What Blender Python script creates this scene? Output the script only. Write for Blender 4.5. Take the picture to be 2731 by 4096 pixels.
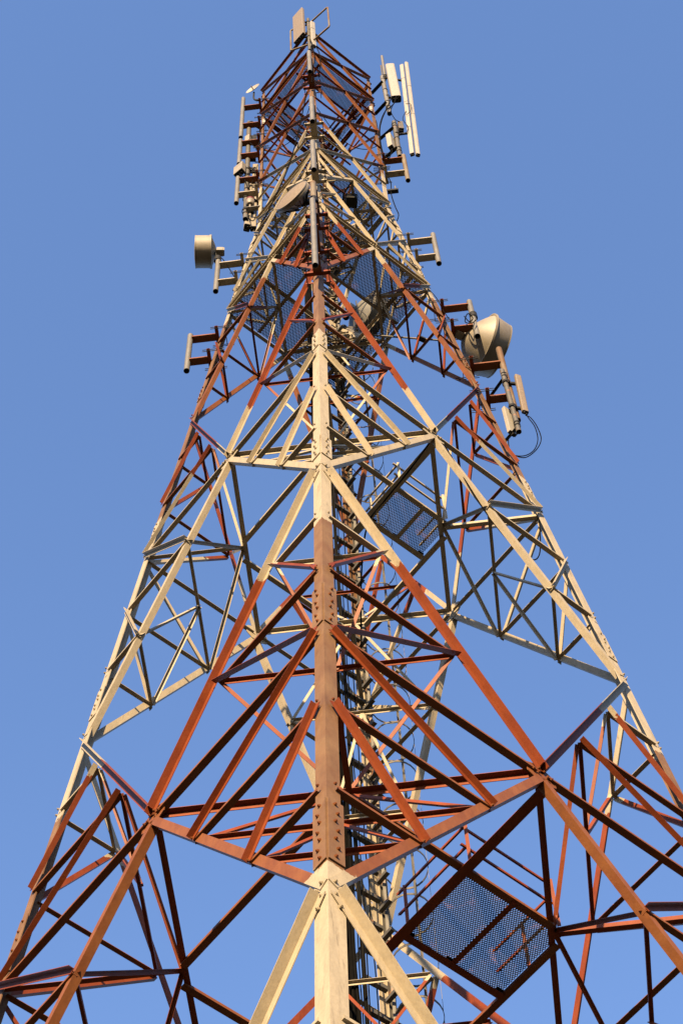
import bpy, bmesh, math, random
from mathutils import Vector, Matrix

random.seed(7)
scn = bpy.context.scene
for o in list(bpy.data.objects):
    bpy.data.objects.remove(o)
COL = scn.collection
Z0 = 32.4            # height of the tower datum above the ground
V = Vector

# ------------------------------------------------------------------ camera
cam_d = bpy.data.cameras.new('camera')
cam = bpy.data.objects.new('camera', cam_d)
COL.objects.link(cam)
yaw, pitch, roll = -0.0604, 1.1152, -0.0599
fwd = V((math.sin(yaw) * math.cos(pitch), math.cos(yaw) * math.cos(pitch), math.sin(pitch)))
rgt = V((math.cos(yaw), -math.sin(yaw), 0))
upv = rgt.cross(fwd)
r2 = rgt * math.cos(roll) + upv * math.sin(roll)
u2 = upv * math.cos(roll) - rgt * math.sin(roll)
M3 = Matrix((r2, u2, -fwd)).transposed()
cam.matrix_world = Matrix.Translation((1.1524, -19.0376, -30.7582 + Z0)) @ M3.to_4x4()
cam_d.sensor_fit = 'VERTICAL'
cam_d.sensor_height = 36.0
cam_d.lens = 8050.08 / 4096 * 36.0
cam_d.clip_start = 0.1
cam_d.clip_end = 6000
scn.camera = cam

# ------------------------------------------------------------------ sky and sun
SUN_EL = math.radians(22)
SUN_AZ = V((-0.15, -0.988, 0)).normalized()
sun_dir = V((SUN_AZ.x * math.cos(SUN_EL), SUN_AZ.y * math.cos(SUN_EL), math.sin(SUN_EL)))
world = bpy.data.worlds.new('World')
scn.world = world
world.use_nodes = True
wn = world.node_tree
bg = wn.nodes['Background']
sky = wn.nodes.new('ShaderNodeTexSky')
sky.sky_type = 'NISHITA'
sky.sun_disc = False
sky.sun_elevation = SUN_EL
sky.sun_rotation = math.atan2(SUN_AZ.x, SUN_AZ.y)
sky.altitude = 0
sky.air_density = 1.55
sky.dust_density = 0.25
sky.ozone_density = 5.0
wb = wn.nodes.new('ShaderNodeMix')          # white balance of the sky colour
wb.data_type = 'RGBA'
wb.blend_type = 'MULTIPLY'
wb.inputs['Factor'].default_value = 1.0
wb.inputs['B'].default_value = (1.055, 0.975, 1.095, 1)
wn.links.new(sky.outputs['Color'], wb.inputs['A'])
wn.links.new(wb.outputs['Result'], bg.inputs['Color'])
bg.inputs['Strength'].default_value = 0.0705
sun_l = bpy.data.lights.new('sun', 'SUN')
sun_l.energy = 4.35
sun_l.angle = math.radians(0.53)
sun_l.color = (1.0, 0.73, 0.41)
sun = bpy.data.objects.new('sun', sun_l)
COL.objects.link(sun)
sun.rotation_euler = sun_dir.to_track_quat('Z', 'Y').to_euler()
scn.view_settings.view_transform = 'Standard'
scn.view_settings.look = 'None'
scn.view_settings.exposure = 1.985
scn.view_settings.gamma = 1.0
scn.view_settings.use_curve_mapping = False

# ------------------------------------------------------------------ materials
def new_mat(name):
    m = bpy.data.materials.new(name)
    m.use_nodes = True
    nt = m.node_tree
    return m, nt, nt.nodes['Principled BSDF']

def nd(nt, t, **kw):
    n = nt.nodes.new(t)
    for k, v in kw.items():
        setattr(n, k, v)
    return n

def simple(name, col, rough=0.6, metal=0.0, var=0.25, scale=6.0, rust=0.0, rust_col=(0.20, 0.085, 0.03), spec=0.4, bump=0.0, stretch=(1, 1, 1)):
    """one paint or metal with soft blotches, streaks and optional rust"""
    m, nt, b = new_mat(name)
    tc = nd(nt, 'ShaderNodeTexCoord')
    mp = nd(nt, 'ShaderNodeMapping')
    mp.inputs['Scale'].default_value = stretch
    gm = nd(nt, 'ShaderNodeNewGeometry')
    nt.links.new(gm.outputs['Position'], mp.inputs['Vector'])
    n1 = nd(nt, 'ShaderNodeTexNoise')
    n1.inputs['Scale'].default_value = scale
    n1.inputs['Detail'].default_value = 6
    n1.inputs['Roughness'].default_value = 0.65
    nt.links.new(mp.outputs['Vector'], n1.inputs['Vector'])
    mr = nd(nt, 'ShaderNodeMapRange')
    mr.inputs['From Min'].default_value = 0.3
    mr.inputs['From Max'].default_value = 0.7
    mr.inputs['To Min'].default_value = 1 - var
    mr.inputs['To Max'].default_value = 1 + var * 0.4
    nt.links.new(n1.outputs['Fac'], mr.inputs['Value'])
    mul = nd(nt, 'ShaderNodeMix', data_type='RGBA', blend_type='MULTIPLY')
    mul.inputs['Factor'].default_value = 1
    mul.inputs['A'].default_value = (*col, 1)
    nt.links.new(mr.outputs['Result'], mul.inputs['B'])
    out = mul.outputs['Result']
    if rust > 0:
        n2 = nd(nt, 'ShaderNodeTexNoise')
        n2.inputs['Scale'].default_value = scale * 0.7
        n2.inputs['Detail'].default_value = 8
        nt.links.new(mp.outputs['Vector'], n2.inputs['Vector'])
        m2 = nd(nt, 'ShaderNodeMapRange')
        m2.inputs['From Min'].default_value = 0.62 - 0.3 * rust
        m2.inputs['From Max'].default_value = 0.78 - 0.3 * rust
        nt.links.new(n2.outputs['Fac'], m2.inputs['Value'])
        mx = nd(nt, 'ShaderNodeMix', data_type='RGBA')
        nt.links.new(m2.outputs['Result'], mx.inputs['Factor'])
        nt.links.new(out, mx.inputs['A'])
        mx.inputs['B'].default_value = (*rust_col, 1)
        out = mx.outputs['Result']
    nt.links.new(out, b.inputs['Base Color'])
    b.inputs['Roughness'].default_value = rough
    b.inputs['Metallic'].default_value = metal
    b.inputs['Specular IOR Level'].default_value = spec
    if bump:
        bp = nd(nt, 'ShaderNodeBump')
        bp.inputs['Strength'].default_value = bump
        bp.inputs['Distance'].default_value = 0.01
        nt.links.new(n1.outputs['Fac'], bp.inputs['Height'])
        nt.links.new(bp.outputs['Normal'], b.inputs['Normal'])
    return m

BANDS = [-12.9, -2.45, 8.7, 20.35, 32.5]      # paint changes: cream below the first, then red, cream, red, cream, red

def band_paint(name, red, cream, rough, grime=0.35, streaks=0.0):
    """aviation marking: the paint changes colour at fixed heights of the tower, brushed by hand so the line wavers"""
    m, nt, b = new_mat(name)
    gm = nd(nt, 'ShaderNodeNewGeometry')
    sx = nd(nt, 'ShaderNodeSeparateXYZ')
    nt.links.new(gm.outputs['Position'], sx.inputs['Vector'])
    nz = nd(nt, 'ShaderNodeTexNoise')
    nz.inputs['Scale'].default_value = 4.5
    nz.inputs['Detail'].default_value = 7
    nz.inputs['Roughness'].default_value = 0.7
    nt.links.new(gm.outputs['Position'], nz.inputs['Vector'])
    wob = nd(nt, 'ShaderNodeMath', operation='MULTIPLY_ADD')
    nt.links.new(nz.outputs['Fac'], wob.inputs[0])
    wob.inputs[1].default_value = 0.5
    nt.links.new(sx.outputs['Z'], wob.inputs[2])
    acc = None
    for i, z in enumerate(BANDS):
        g = nd(nt, 'ShaderNodeMath', operation='GREATER_THAN')
        nt.links.new(wob.outputs[0], g.inputs[0])
        g.inputs[1].default_value = z + Z0 + 0.25
        if acc is None:
            acc = g.outputs[0]
        else:
            a = nd(nt, 'ShaderNodeMath', operation='SUBTRACT' if i % 2 else 'ADD')
            nt.links.new(acc, a.inputs[0])
            nt.links.new(g.outputs[0], a.inputs[1])
            acc = a.outputs[0]
    # streaky weathering, drawn out down the steel
    mp = nd(nt, 'ShaderNodeMapping')
    mp.inputs['Scale'].default_value = (7, 7, 1.6)
    nt.links.new(gm.outputs['Position'], mp.inputs['Vector'])
    n1 = nd(nt, 'ShaderNodeTexNoise')
    n1.inputs['Scale'].default_value = 1.0
    n1.inputs['Detail'].default_value = 8
    n1.inputs['Roughness'].default_value = 0.7
    nt.links.new(mp.outputs['Vector'], n1.inputs['Vector'])
    n2 = nd(nt, 'ShaderNodeTexNoise')
    n2.inputs['Scale'].default_value = 24
    n2.inputs['Detail'].default_value = 5
    nt.links.new(gm.outputs['Position'], n2.inputs['Vector'])
    mixc = nd(nt, 'ShaderNodeMix', data_type='RGBA')
    nt.links.new(acc, mixc.inputs['Factor'])
    mixc.inputs['A'].default_value = (*cream, 1)
    nf = nd(nt, 'ShaderNodeTexNoise')
    nf.inputs['Scale'].default_value = 1.9
    nf.inputs['Detail'].default_value = 7
    nf.inputs['Roughness'].default_value = 0.62
    nt.links.new(gm.outputs['Position'], nf.inputs['Vector'])
    nfr = nd(nt, 'ShaderNodeMapRange')
    nfr.inputs['From Min'].default_value = 0.36
    nfr.inputs['From Max'].default_value = 0.66
    nt.links.new(nf.outputs['Fac'], nfr.inputs['Value'])
    fade = nd(nt, 'ShaderNodeMix', data_type='RGBA')
    nt.links.new(nfr.outputs['Result'], fade.inputs['Factor'])
    fade.inputs['A'].default_value = (red[0] * 0.86, red[1] * 0.82, red[2] * 0.82, 1)
    fade.inputs['B'].default_value = (red[0] * 1.10, red[1] * 1.20, red[2] * 1.25, 1)
    nt.links.new(fade.outputs['Result'], mixc.inputs['B'])
    mr = nd(nt, 'ShaderNodeMapRange')
    mr.inputs['From Min'].default_value = 0.28
    mr.inputs['From Max'].default_value = 0.62
    mr.inputs['To Min'].default_value = 1 - grime
    mr.inputs['To Max'].default_value = 1.06
    nt.links.new(n1.outputs['Fac'], mr.inputs['Value'])
    mul = nd(nt, 'ShaderNodeMix', data_type='RGBA', blend_type='MULTIPLY')
    mul.inputs['Factor'].default_value = 1
    nt.links.new(mixc.outputs['Result'], mul.inputs['A'])
    nt.links.new(mr.outputs['Result'], mul.inputs['B'])
    # ochre and black dirt patches, mostly seen on the cream
    pr = nd(nt, 'ShaderNodeMapRange')
    pr.inputs['From Min'].default_value = 0.60
    pr.inputs['From Max'].default_value = 0.78
    pr.inputs['To Max'].default_value = 0.75
    nt.links.new(n1.outputs['Fac'], pr.inputs['Value'])
    pf = nd(nt, 'ShaderNodeMath', operation='MULTIPLY')
    inv = nd(nt, 'ShaderNodeMath', operation='MULTIPLY_ADD')
    nt.links.new(acc, inv.inputs[0])
    inv.inputs[1].default_value = -0.75
    inv.inputs[2].default_value = 1.0
    nt.links.new(pr.outputs['Result'], pf.inputs[0])
    nt.links.new(inv.outputs[0], pf.inputs[1])
    dm = nd(nt, 'ShaderNodeMix', data_type='RGBA')
    nt.links.new(pf.outputs[0], dm.inputs['Factor'])
    nt.links.new(mul.outputs['Result'], dm.inputs['A'])
    dm.inputs['B'].default_value = (0.15, 0.095, 0.042, 1)
    dirt = dm.outputs['Result']
    if streaks > 0:
        ms = nd(nt, 'ShaderNodeMapping')
        ms.inputs['Scale'].default_value = (13, 13, 0.9)
        nt.links.new(gm.outputs['Position'], ms.inputs['Vector'])
        n3 = nd(nt, 'ShaderNodeTexNoise')
        n3.inputs['Scale'].default_value = 1.0
        n3.inputs['Detail'].default_value = 9
        n3.inputs['Roughness'].default_value = 0.72
        nt.links.new(ms.outputs['Vector'], n3.inputs['Vector'])
        sr = nd(nt, 'ShaderNodeMapRange')
        sr.inputs['From Min'].default_value = 0.57
        sr.inputs['From Max'].default_value = 0.72
        sr.inputs['To Max'].default_value = streaks
        nt.links.new(n3.outputs['Fac'], sr.inputs['Value'])
        sm = nd(nt, 'ShaderNodeMath', operation='MULTIPLY')
        nt.links.new(sr.outputs['Result'], sm.inputs[0])
        nt.links.new(inv.outputs[0], sm.inputs[1])
        sd2 = nd(nt, 'ShaderNodeMix', data_type='RGBA')
        nt.links.new(sm.outputs[0], sd2.inputs['Factor'])
        nt.links.new(dirt, sd2.inputs['A'])
        sd2.inputs['B'].default_value = (0.055, 0.036, 0.02, 1)
        dirt = sd2.outputs['Result']
    fine = nd(nt, 'ShaderNodeMapRange')
    fine.inputs['From Min'].default_value = 0.3
    fine.inputs['From Max'].default_value = 0.7
    fine.inputs['To Min'].default_value = 0.92
    fine.inputs['To Max'].default_value = 1.03
    nt.links.new(n2.outputs['Fac'], fine.inputs['Value'])
    fm = nd(nt, 'ShaderNodeMix', data_type='RGBA', blend_type='MULTIPLY')
    fm.inputs['Factor'].default_value = 1
    nt.links.new(dirt, fm.inputs['A'])
    nt.links.new(fine.outputs['Result'], fm.inputs['B'])
    nt.links.new(fm.outputs['Result'], b.inputs['Base Color'])
    b.inputs['Roughness'].default_value = rough
    b.inputs['Specular IOR Level'].default_value = 0.2
    bp = nd(nt, 'ShaderNodeBump')
    bp.inputs['Strength'].default_value = 0.25
    bp.inputs['Distance'].default_value = 0.006
    nt.links.new(n2.outputs['Fac'], bp.inputs['Height'])
    nt.links.new(bp.outputs['Normal'], b.inputs['Normal'])
    return m

MAT = {}
MAT['leg'] = band_paint('leg_paint', (0.136, 0.072, 0.034), (0.285, 0.243, 0.178), 0.6, 0.22, 0.8)
MAT['brace'] = band_paint('brace_paint', (0.140, 0.027, 0.0050), (0.272, 0.229, 0.163), 0.55, 0.20, 0.45)
MAT['main'] = band_paint('main_brace_paint', (0.143, 0.047, 0.0135), (0.272, 0.229, 0.162), 0.55, 0.20, 0.45)
MAT['galv'] = simple('galvanised_steel', (0.1254, 0.1170, 0.1010), 0.5, 0.2, 0.3, 5, 0.0, stretch=(1, 1, 0.4))
MAT['galv_dull'] = simple('dull_galvanised_steel', (0.0697, 0.0641, 0.0544), 0.6, 0.2, 0.35, 6, 0.12)
MAT['rusty'] = simple('rusty_galvanised_steel', (0.1184, 0.0940, 0.0662), 0.7, 0.1, 0.35, 4, 0.75, (0.0836, 0.0418, 0.0139), stretch=(1, 1, 0.35))
MAT['dark'] = simple('dark_steel', (0.0112, 0.0104, 0.0091), 0.65, 0.1, 0.3, 8, spec=0.2)
MAT['grate'] = simple('grating_steel', (0.0112, 0.0097, 0.0083), 0.65, 0.1, 0.3, 5, 0.2, spec=0.2)
MAT['rubber'] = simple('cable_jacket', (0.004, 0.0037, 0.0034), 0.9, 0.0, 0.3, 10, spec=0.03)
MAT['white'] = simple('antenna_radome', (0.2368, 0.2159, 0.1811), 0.45, 0.0, 0.16, 4, stretch=(4, 4, 0.5))
MAT['offwhite'] = simple('weathered_radome', (0.1881, 0.1637, 0.1289), 0.55, 0.0, 0.25, 5)
MAT['tan'] = simple('tan_radome', (0.1428, 0.1080, 0.0731), 0.6, 0.0, 0.25, 14)
MAT['dishgrey'] = simple('dish_grey', (0.1776, 0.1519, 0.1170), 0.5, 0.0, 0.28, 2.5)
MAT['redplastic'] = simple('red_plastic', (0.1254, 0.0174, 0.0104), 0.4)
MAT['blackcap'] = simple('antenna_end_cap', (0.0083, 0.0083, 0.0083), 0.5)

# ------------------------------------------------------------------ object helpers
def mk(name, verts, faces, mat, parent=None, loc=(0, 0, 0), smooth=False, mesh=None):
    if mesh is None:
        mesh = bpy.data.meshes.new(name)
        mesh.from_pydata([tuple(v) for v in verts], [], faces)
        mesh.materials.append(mat)
        mesh.update()
        bm = bmesh.new()
        bm.from_mesh(mesh)
        bmesh.ops.recalc_face_normals(bm, faces=bm.faces)
        bm.to_mesh(mesh)
        bm.free()
        if smooth:
            mesh.polygons.foreach_set('use_smooth', [True] * len(mesh.polygons))
            try:
                mesh.set_sharp_from_angle(angle=math.radians(40))
            except Exception:
                pass
    o = bpy.data.objects.new(name, mesh)
    COL.objects.link(o)
    o.parent = parent
    o.location = loc
    return o

def thing(name, loc, label, cat, group=None):
    o = bpy.data.objects.new(name, None)
    COL.objects.link(o)
    o.empty_display_size = 0.3
    o.location = loc
    o['label'] = label
    o['category'] = cat
    if group:
        o['group'] = group
    return o

def tag(o, label, cat, group=None):
    o['label'] = label
    o['category'] = cat
    if group:
        o['group'] = group
    return o

def W(x, y, z):
    return V((x, y, z + Z0))

def prism(poly, p0, p1, u, n):
    """polygon in (u, n) coordinates swept from p0 to p1"""
    k = len(poly)
    vs = [p0 + u * a + n * c for a, c in poly] + [p1 + u * a + n * c for a, c in poly]
    fs = [tuple(range(k)), tuple(range(2 * k - 1, k - 1, -1))]
    fs += [(i, (i + 1) % k, k + (i + 1) % k, k + i) for i in range(k)]
    return vs, fs

def frame_of(d, n):
    d = d.normalized()
    n = (n - d * n.dot(d))
    if n.length < 1e-4:
        n = V((1, 0, 0)) - d * d.x
    n.normalize()
    u = n.cross(d)
    if u.z < 0 or (abs(u.z) < 1e-3 and u.x < 0):
        u = -u
    return d, n, u

def angle_bar(name, parent, p0, p1, nrm, b, t, mode, mat, off=0.0, ext=0.0, origin=V((0, 0, 0)), hf=None):
    """rolled steel angle: one flange flat in the plane of nrm, the other standing out at its top edge or in at its bottom edge"""
    d, n, u = frame_of(p1 - p0, nrm)
    p0 = p0 - d * ext
    p1 = p1 + d * ext
    h = (hf or b) / 2
    if mode == 'out_top':
        poly = [(-h, off), (h, off), (h, off + b), (h - t, off + b), (h - t, off + t), (-h, off + t)]
    elif mode == 'in_bot':
        poly = [(-h, off + t), (h, off + t), (h, off), (-h + t, off), (-h + t, off + t - b), (-h, off + t - b)]
    elif mode == 'out_bot':
        poly = [(-h, off), (h, off), (h, off + t), (-h + t, off + t), (-h + t, off + b), (-h, off + b)]
    elif mode == 'in_top':
        poly = [(-h, off + t), (h, off + t), (h, off + t - b), (h - t, off + t - b), (h - t, off), (-h, off)]
    else:
        poly = [(-h, off), (h, off), (h, off + t), (-h, off + t)]
    base = p0.copy()
    vs, fs = prism(poly, V((0, 0, 0)), p1 - p0, u, n)
    return mk(name, vs, fs, mat, parent, base - origin)

def box_data(c, ax, ay, az):
    vs = []
    for sx in (-1, 1):
        for sy in (-1, 1):
            for sz in (-1, 1):
                vs.append(c + ax * sx + ay * sy + az * sz)
    fs = [(0, 1, 3, 2), (4, 6, 7, 5), (0, 4, 5, 1), (2, 3, 7, 6), (0, 2, 6, 4), (1, 5, 7, 3)]
    return vs, fs

def box(name, parent, c, ax, ay, az, mat, bevel=0.0):
    """box of half axes ax, ay, az about c (relative to the parent's origin)"""
    vs, fs = box_data(V((0, 0, 0)), ax, ay, az)
    o = mk(name, vs, fs, mat, parent, c)
    if bevel > 0:
        bm = bmesh.new()
        bm.from_mesh(o.data)
        bmesh.ops.bevel(bm, geom=list(bm.edges), offset=bevel, segments=2, profile=0.6, affect='EDGES')
        bm.to_mesh(o.data)
        bm.free()
    return o

def ring_pts(c, d, r, n, ph=0.0):
    d = d.normalized()
    a = d.orthogonal().normalized()
    b = d.cross(a)
    return [c + a * (r * math.cos(2 * math.pi * i / n + ph)) + b * (r * math.sin(2 * math.pi * i / n + ph)) for i in range(n)]

def pipe(name, parent, p0, p1, r, mat, n=20, wall=0.012, hollow=True):
    """open tube with a wall, relative coordinates"""
    d = p1 - p0
    if hollow:
        vs = ring_pts(V((0, 0, 0)), d, r, n) + ring_pts(d, d, r, n) + ring_pts(V((0, 0, 0)), d, r - wall, n) + ring_pts(d, d, r - wall, n)
        fs = []
        for i in range(n):
            j = (i + 1) % n
            fs += [(i, j, n + j, n + i), (2 * n + i, 3 * n + i, 3 * n + j, 2 * n + j), (i, 2 * n + i, 2 * n + j, j), (n + i, n + j, 3 * n + j, 3 * n + i)]
    else:
        vs = ring_pts(V((0, 0, 0)), d, r, n) + ring_pts(d, d, r, n)
        fs = [(i, (i + 1) % n, n + (i + 1) % n, n + i) for i in range(n)] + [tuple(range(n)), tuple(range(2 * n - 1, n - 1, -1))]
    return mk(name, vs, fs, mat, parent, p0, smooth=True)

def lathe(name, parent, c, d, prof, mat, n=40, smooth=True):
    """profile [(along, radius)] turned about the axis d through c"""
    d = d.normalized()
    vs, fs = [], []
    for a, r in prof:
        vs += ring_pts(d * a, d, max(r, 1e-4), n)
    for k in range(len(prof) - 1):
        for i in range(n):
            j = (i + 1) % n
            fs.append((k * n + i, k * n + j, (k + 1) * n + j, (k + 1) * n + i))
    return mk(name, vs, fs, mat, parent, c, smooth=smooth)

def smooth_path(pts, sub=6):
    out = []
    P = [pts[0]] + list(pts) + [pts[-1]]
    for i in range(1, len(P) - 2):
        a, b, c, d = P[i - 1], P[i], P[i + 1], P[i + 2]
        for s in range(sub):
            t = s / sub
            out.append(0.5 * ((2 * b) + (c - a) * t + (2 * a - 5 * b + 4 * c - d) * t * t + (3 * b - a - 3 * c + d) * t ** 3))
    out.append(P[-2])
    return out

def tube_path(name, parent, pts, r, mat, n=6, sub=6, base=None):
    pts = [V(q) for q in pts]
    pts = smooth_path(pts, sub) if sub > 1 else pts
    if base is None:
        base = pts[0].copy()
    vs, fs = [], []
    prev = None
    for i, q in enumerate(pts):
        d = (pts[min(i + 1, len(pts) - 1)] - pts[max(i - 1, 0)])
        if d.length < 1e-6:
            d = V((0, 0, 1))
        d.normalize()
        if prev is None:
            a = d.orthogonal().normalized()
        else:
            a = prev - d * prev.dot(d)
            a = a.normalized() if a.length > 1e-5 else d.orthogonal().normalized()
        prev = a
        b = d.cross(a)
        for k in range(n):
            ang = 2 * math.pi * k / n
            vs.append(q - base + a * (r * math.cos(ang)) + b * (r * math.sin(ang)))
    for i in range(len(pts) - 1):
        for k in range(n):
            l = (k + 1) % n
            fs.append((i * n + k, i * n + l, (i + 1) * n + l, (i + 1) * n + k))
    fs += [tuple(range(n)), tuple(range(len(vs) - 1, len(vs) - n - 1, -1))]
    return mk(name, vs, fs, mat, parent, base, smooth=True)

# ------------------------------------------------------------------ ground
gm_, gnt, gb = new_mat('ground_soil_and_grass')
gn = nd(gnt, 'ShaderNodeTexNoise')
gn.inputs['Scale'].default_value = 0.35
gn.inputs['Detail'].default_value = 10
gg = nd(gnt, 'ShaderNodeNewGeometry')
gnt.links.new(gg.outputs['Position'], gn.inputs['Vector'])
gr = nd(gnt, 'ShaderNodeValToRGB')
gr.color_ramp.elements[0].position = 0.4
gr.color_ramp.elements[0].color = (0.008, 0.012, 0.005, 1)
gr.color_ramp.elements[1].position = 0.62
gr.color_ramp.elements[1].color = (0.022, 0.017, 0.010, 1)
gnt.links.new(gn.outputs['Fac'], gr.inputs['Fac'])
gnt.links.new(gr.outputs['Color'], gb.inputs['Base Color'])
gb.inputs['Roughness'].default_value = 0.95
G = 40
gv, gf = [], []
def gcoord(i):
    t = i / G * 2 - 1
    return math.copysign(abs(t) ** 3 * 3000, t)
for i in range(G + 1):
    for j in range(G + 1):
        x, y = gcoord(i), gcoord(j)
        gv.append((x, y, -0.05 + 0.05 * math.sin(x * 0.31) * math.cos(y * 0.27)))
for i in range(G):
    for j in range(G):
        a = i * (G + 1) + j
        gf.append((a, a + G + 1, a + G + 2, a + 1))
ground = mk('ground', gv, gf, gm_, None, (0, 0, 0), smooth=True)
ground['kind'] = 'structure'
# unseen hill ring, added to block low sky light from the tower's undersides
hv, hf_ = [], []
HN = 96
rng = random.Random(3)
ridge = [90 + 45 * math.sin(i * 0.41) + 28 * math.sin(i * 1.13 + 1) + rng.uniform(-8, 8) for i in range(HN)]
ridge = [(ridge[i] + ridge[(i + 1) % HN]) / 2 for i in range(HN)]
for k, (rad, hh) in enumerate(((420, 0.0), (560, 0.45), (700, 0.85), (820, 1.0), (1000, 0.8), (1400, 0.0))):
    for i in range(HN):
        a = 2 * math.pi * i / HN
        r_ = rad * (1 + 0.06 * math.sin(i * 0.7 + k))
        hv.append((r_ * math.cos(a), r_ * math.sin(a), -3 + (ridge[i] + 6 + rng.uniform(-6, 6)) * hh))
for k in range(5):
    for i in range(HN):
        j = (i + 1) % HN
        hf_.append((k * HN + i, k * HN + j, (k + 1) * HN + j, (k + 1) * HN + i))
added_hills = mk('added_hills', hv, hf_, simple('added_hillside', (0.014, 0.020, 0.008), 0.95, 0, 0.5, 0.05), None, (0, 0, 0), smooth=True)
added_hills['kind'] = 'structure'

# ------------------------------------------------------------------ tower geometry
K = 0.09900
ZT = 44.87
def wz(z):
    return 4.9 - K * z if z < 28.9 else 4.9 - K * 28.9
LEG = {'N': V((0, -1, 0)), 'R': V((1, 0, 0)), 'F': V((0, 1, 0)), 'L': V((-1, 0, 0))}
FACES = ['NR', 'NL', 'RF', 'LF']
def legp(l, z):
    return LEG[l] * wz(z) + V((0, 0, z + Z0))
def fnorm(f):
    """outward normal of a face"""
    n = (LEG[f[0]] + LEG[f[1]]).normalized()
    return V((n.x, n.y, K * math.sqrt(0.5))).normalized()
def onface(f, s, z):
    """point on a face: s from the first leg to the second"""
    return legp(f[0], z) * (1 - s) + legp(f[1], z) * s
def mid(f, z):
    return onface(f, 0.5, z)

tower = thing('lattice_tower', (0, 0, 0), 'red and cream banded steel lattice tower seen from below', 'tower')
ALL_LEG = {}
SPL = [-12.3, -5.9, 1.1, 7.9, 15.5, 22.6, 26.7, 31.6, 35.9]
def flange(z):
    return 0.235 if z < -12.3 else 0.205 if z < 7.9 else 0.175 if z < 22.6 else 0.15 if z < 31.6 else 0.13

# hexagonal bolt shared by all joints
def bolt_mesh(sc, mat):
    vs, fs = [], []
    def cyl(r, z0, z1, n, ph=0.0):
        k = len(vs)
        for z in (z0, z1):
            for i in range(n):
                a = 2 * math.pi * i / n + ph
                vs.append((r * math.cos(a) * sc, r * math.sin(a) * sc, z * sc))
        for i in range(n):
            j = (i + 1) % n
            fs.append((k + i, k + j, k + n + j, k + n + i))
        fs.append(tuple(range(k + n, k + 2 * n)))
    cyl(1.15, 0.0, 0.22, 10)
    cyl(0.92, 0.22, 0.95, 6)
    cyl(0.42, 0.95, 1.45, 8)
    me = bpy.data.meshes.new('bolt')
    me.from_pydata(vs, [], fs)
    me.materials.append(mat)
    me.update()
    return me
BOLT = bolt_mesh(0.024, MAT['main'])
BOLT_S = bolt_mesh(0.022, MAT['main'])
def bolt(parent, p, n, mesh=None):
    o = bpy.data.objects.new('bolt', mesh or BOLT)
    COL.objects.link(o)
    o.parent = parent
    o.rotation_euler = n.to_track_quat('Z', 'Y').to_euler()
    o.location = p - (parent.matrix_basis.translation if parent else V((0, 0, 0)))
    return o

def other_faces(l):
    return [f for f in FACES if l in f]

ZB = -Z0 - 0.3
breaks = [ZB] + sorted([z for z in SPL if z != 26.7] + [28.9]) + [ZT]
for l in 'NRFL':
    fa, fb = other_faces(l)
    # in-face directions away from the arris
    da = (LEG[fa.replace(l, '')] - LEG[l]).normalized()
    db = (LEG[fb.replace(l, '')] - LEG[l]).normalized()
    for z0, z1 in zip(breaks, breaks[1:]):
        w = flange((z0 + z1) / 2)
        t = 0.02
        p0, p1 = legp(l, z0), legp(l, z1)
        q = [V((0, 0, 0)), da * w, da * w + db * t, da * t + db * t, db * w + da * t, db * w]
        base = p0
        vs = [v for v in q] + [v + (p1 - p0) for v in q]
        fs = [tuple(range(6)), tuple(range(11, 5, -1))] + [(i, (i + 1) % 6, 6 + (i + 1) % 6, 6 + i) for i in range(6)]
        o = mk('leg', vs, fs, MAT['leg'], tower, base)
        ALL_LEG[(l, z0)] = o
    # splice plates and their bolts
    for z in SPL:
        zz = [k for k in breaks if k <= z + 0.01][-1]
        lo = ALL_LEG[(l, zz)] if (l, zz) in ALL_LEG else ALL_LEG[(l, breaks[-2])]
        for f, d in ((fa, da), (fb, db)):
            n = (LEG[f[0]] + LEG[f[1]]).normalized()
            w = flange(z + 0.1) * 1.12
            hgt = 1.35 if z < 0 else 1.0 if z < 15 else 0.8
            zc0, zc1 = z - hgt * 0.42, z + hgt * 0.58
            a0, a1 = legp(l, zc0), legp(l, zc1)
            th = 0.018
            g = 0.006
            def pt(a, s, c):
                return a + d * s + n * c
            vs = [pt(a0, g, .003), pt(a0, w, .003), pt(a1, w, .003), pt(a1, g, .003)]
            vs += [pt(a0, g, .003 + th), pt(a0, w, .003 + th), pt(a1 - V((0, 0, .0)), w, .003 + th), pt(a1, g, .003 + th)]
            vs = [v - a0 for v in vs]
            fs = [(0, 1, 2, 3), (4, 5, 6, 7), (0, 1, 5, 4), (1, 2, 6, 5), (2, 3, 7, 6), (3, 0, 4, 7)]
            mk('splice_plate', vs, fs, MAT['leg'], lo, a0 - lo.location)
            seen = f in ('NR', 'NL')
            if seen and l != 'F' and z < 25:
                nb = 7 if z < -10 else 6
                for i in range(nb):
                    t = (i + 0.5) / nb
                    zb = zc0 + (zc1 - zc0) * t
                    bolt(lo, pt(legp(l, zb), w * (0.5 + (0.09 if i % 2 else -0.06)), .003 + th), n)

# ---- K and diamond bays --------------------------------------------------
# (kind, leg level, mid level): 'V' runs from the legs down to the middle of the face, 'A' from the middle down to the legs
BAYS = [('A', 25.5, 29.05), ('V', 25.5, 21.3), ('A', 14.1, 21.3), ('V', 14.1, 6.97), ('A', 0.0, 6.97),
        ('V', 0.0, -6.72), ('A', -13.42, -6.72), ('V', -13.42, -20.3), ('A', -27.5, -20.3)]
def inface(f, s, z, inset):
    """point on the face, s shifted off the arris by inset metres when on a leg"""
    width = wz(z) * math.sqrt(2)
    e = inset / width
    s = min(max(s, e), 1 - e)
    return onface(f, s, z)

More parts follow.
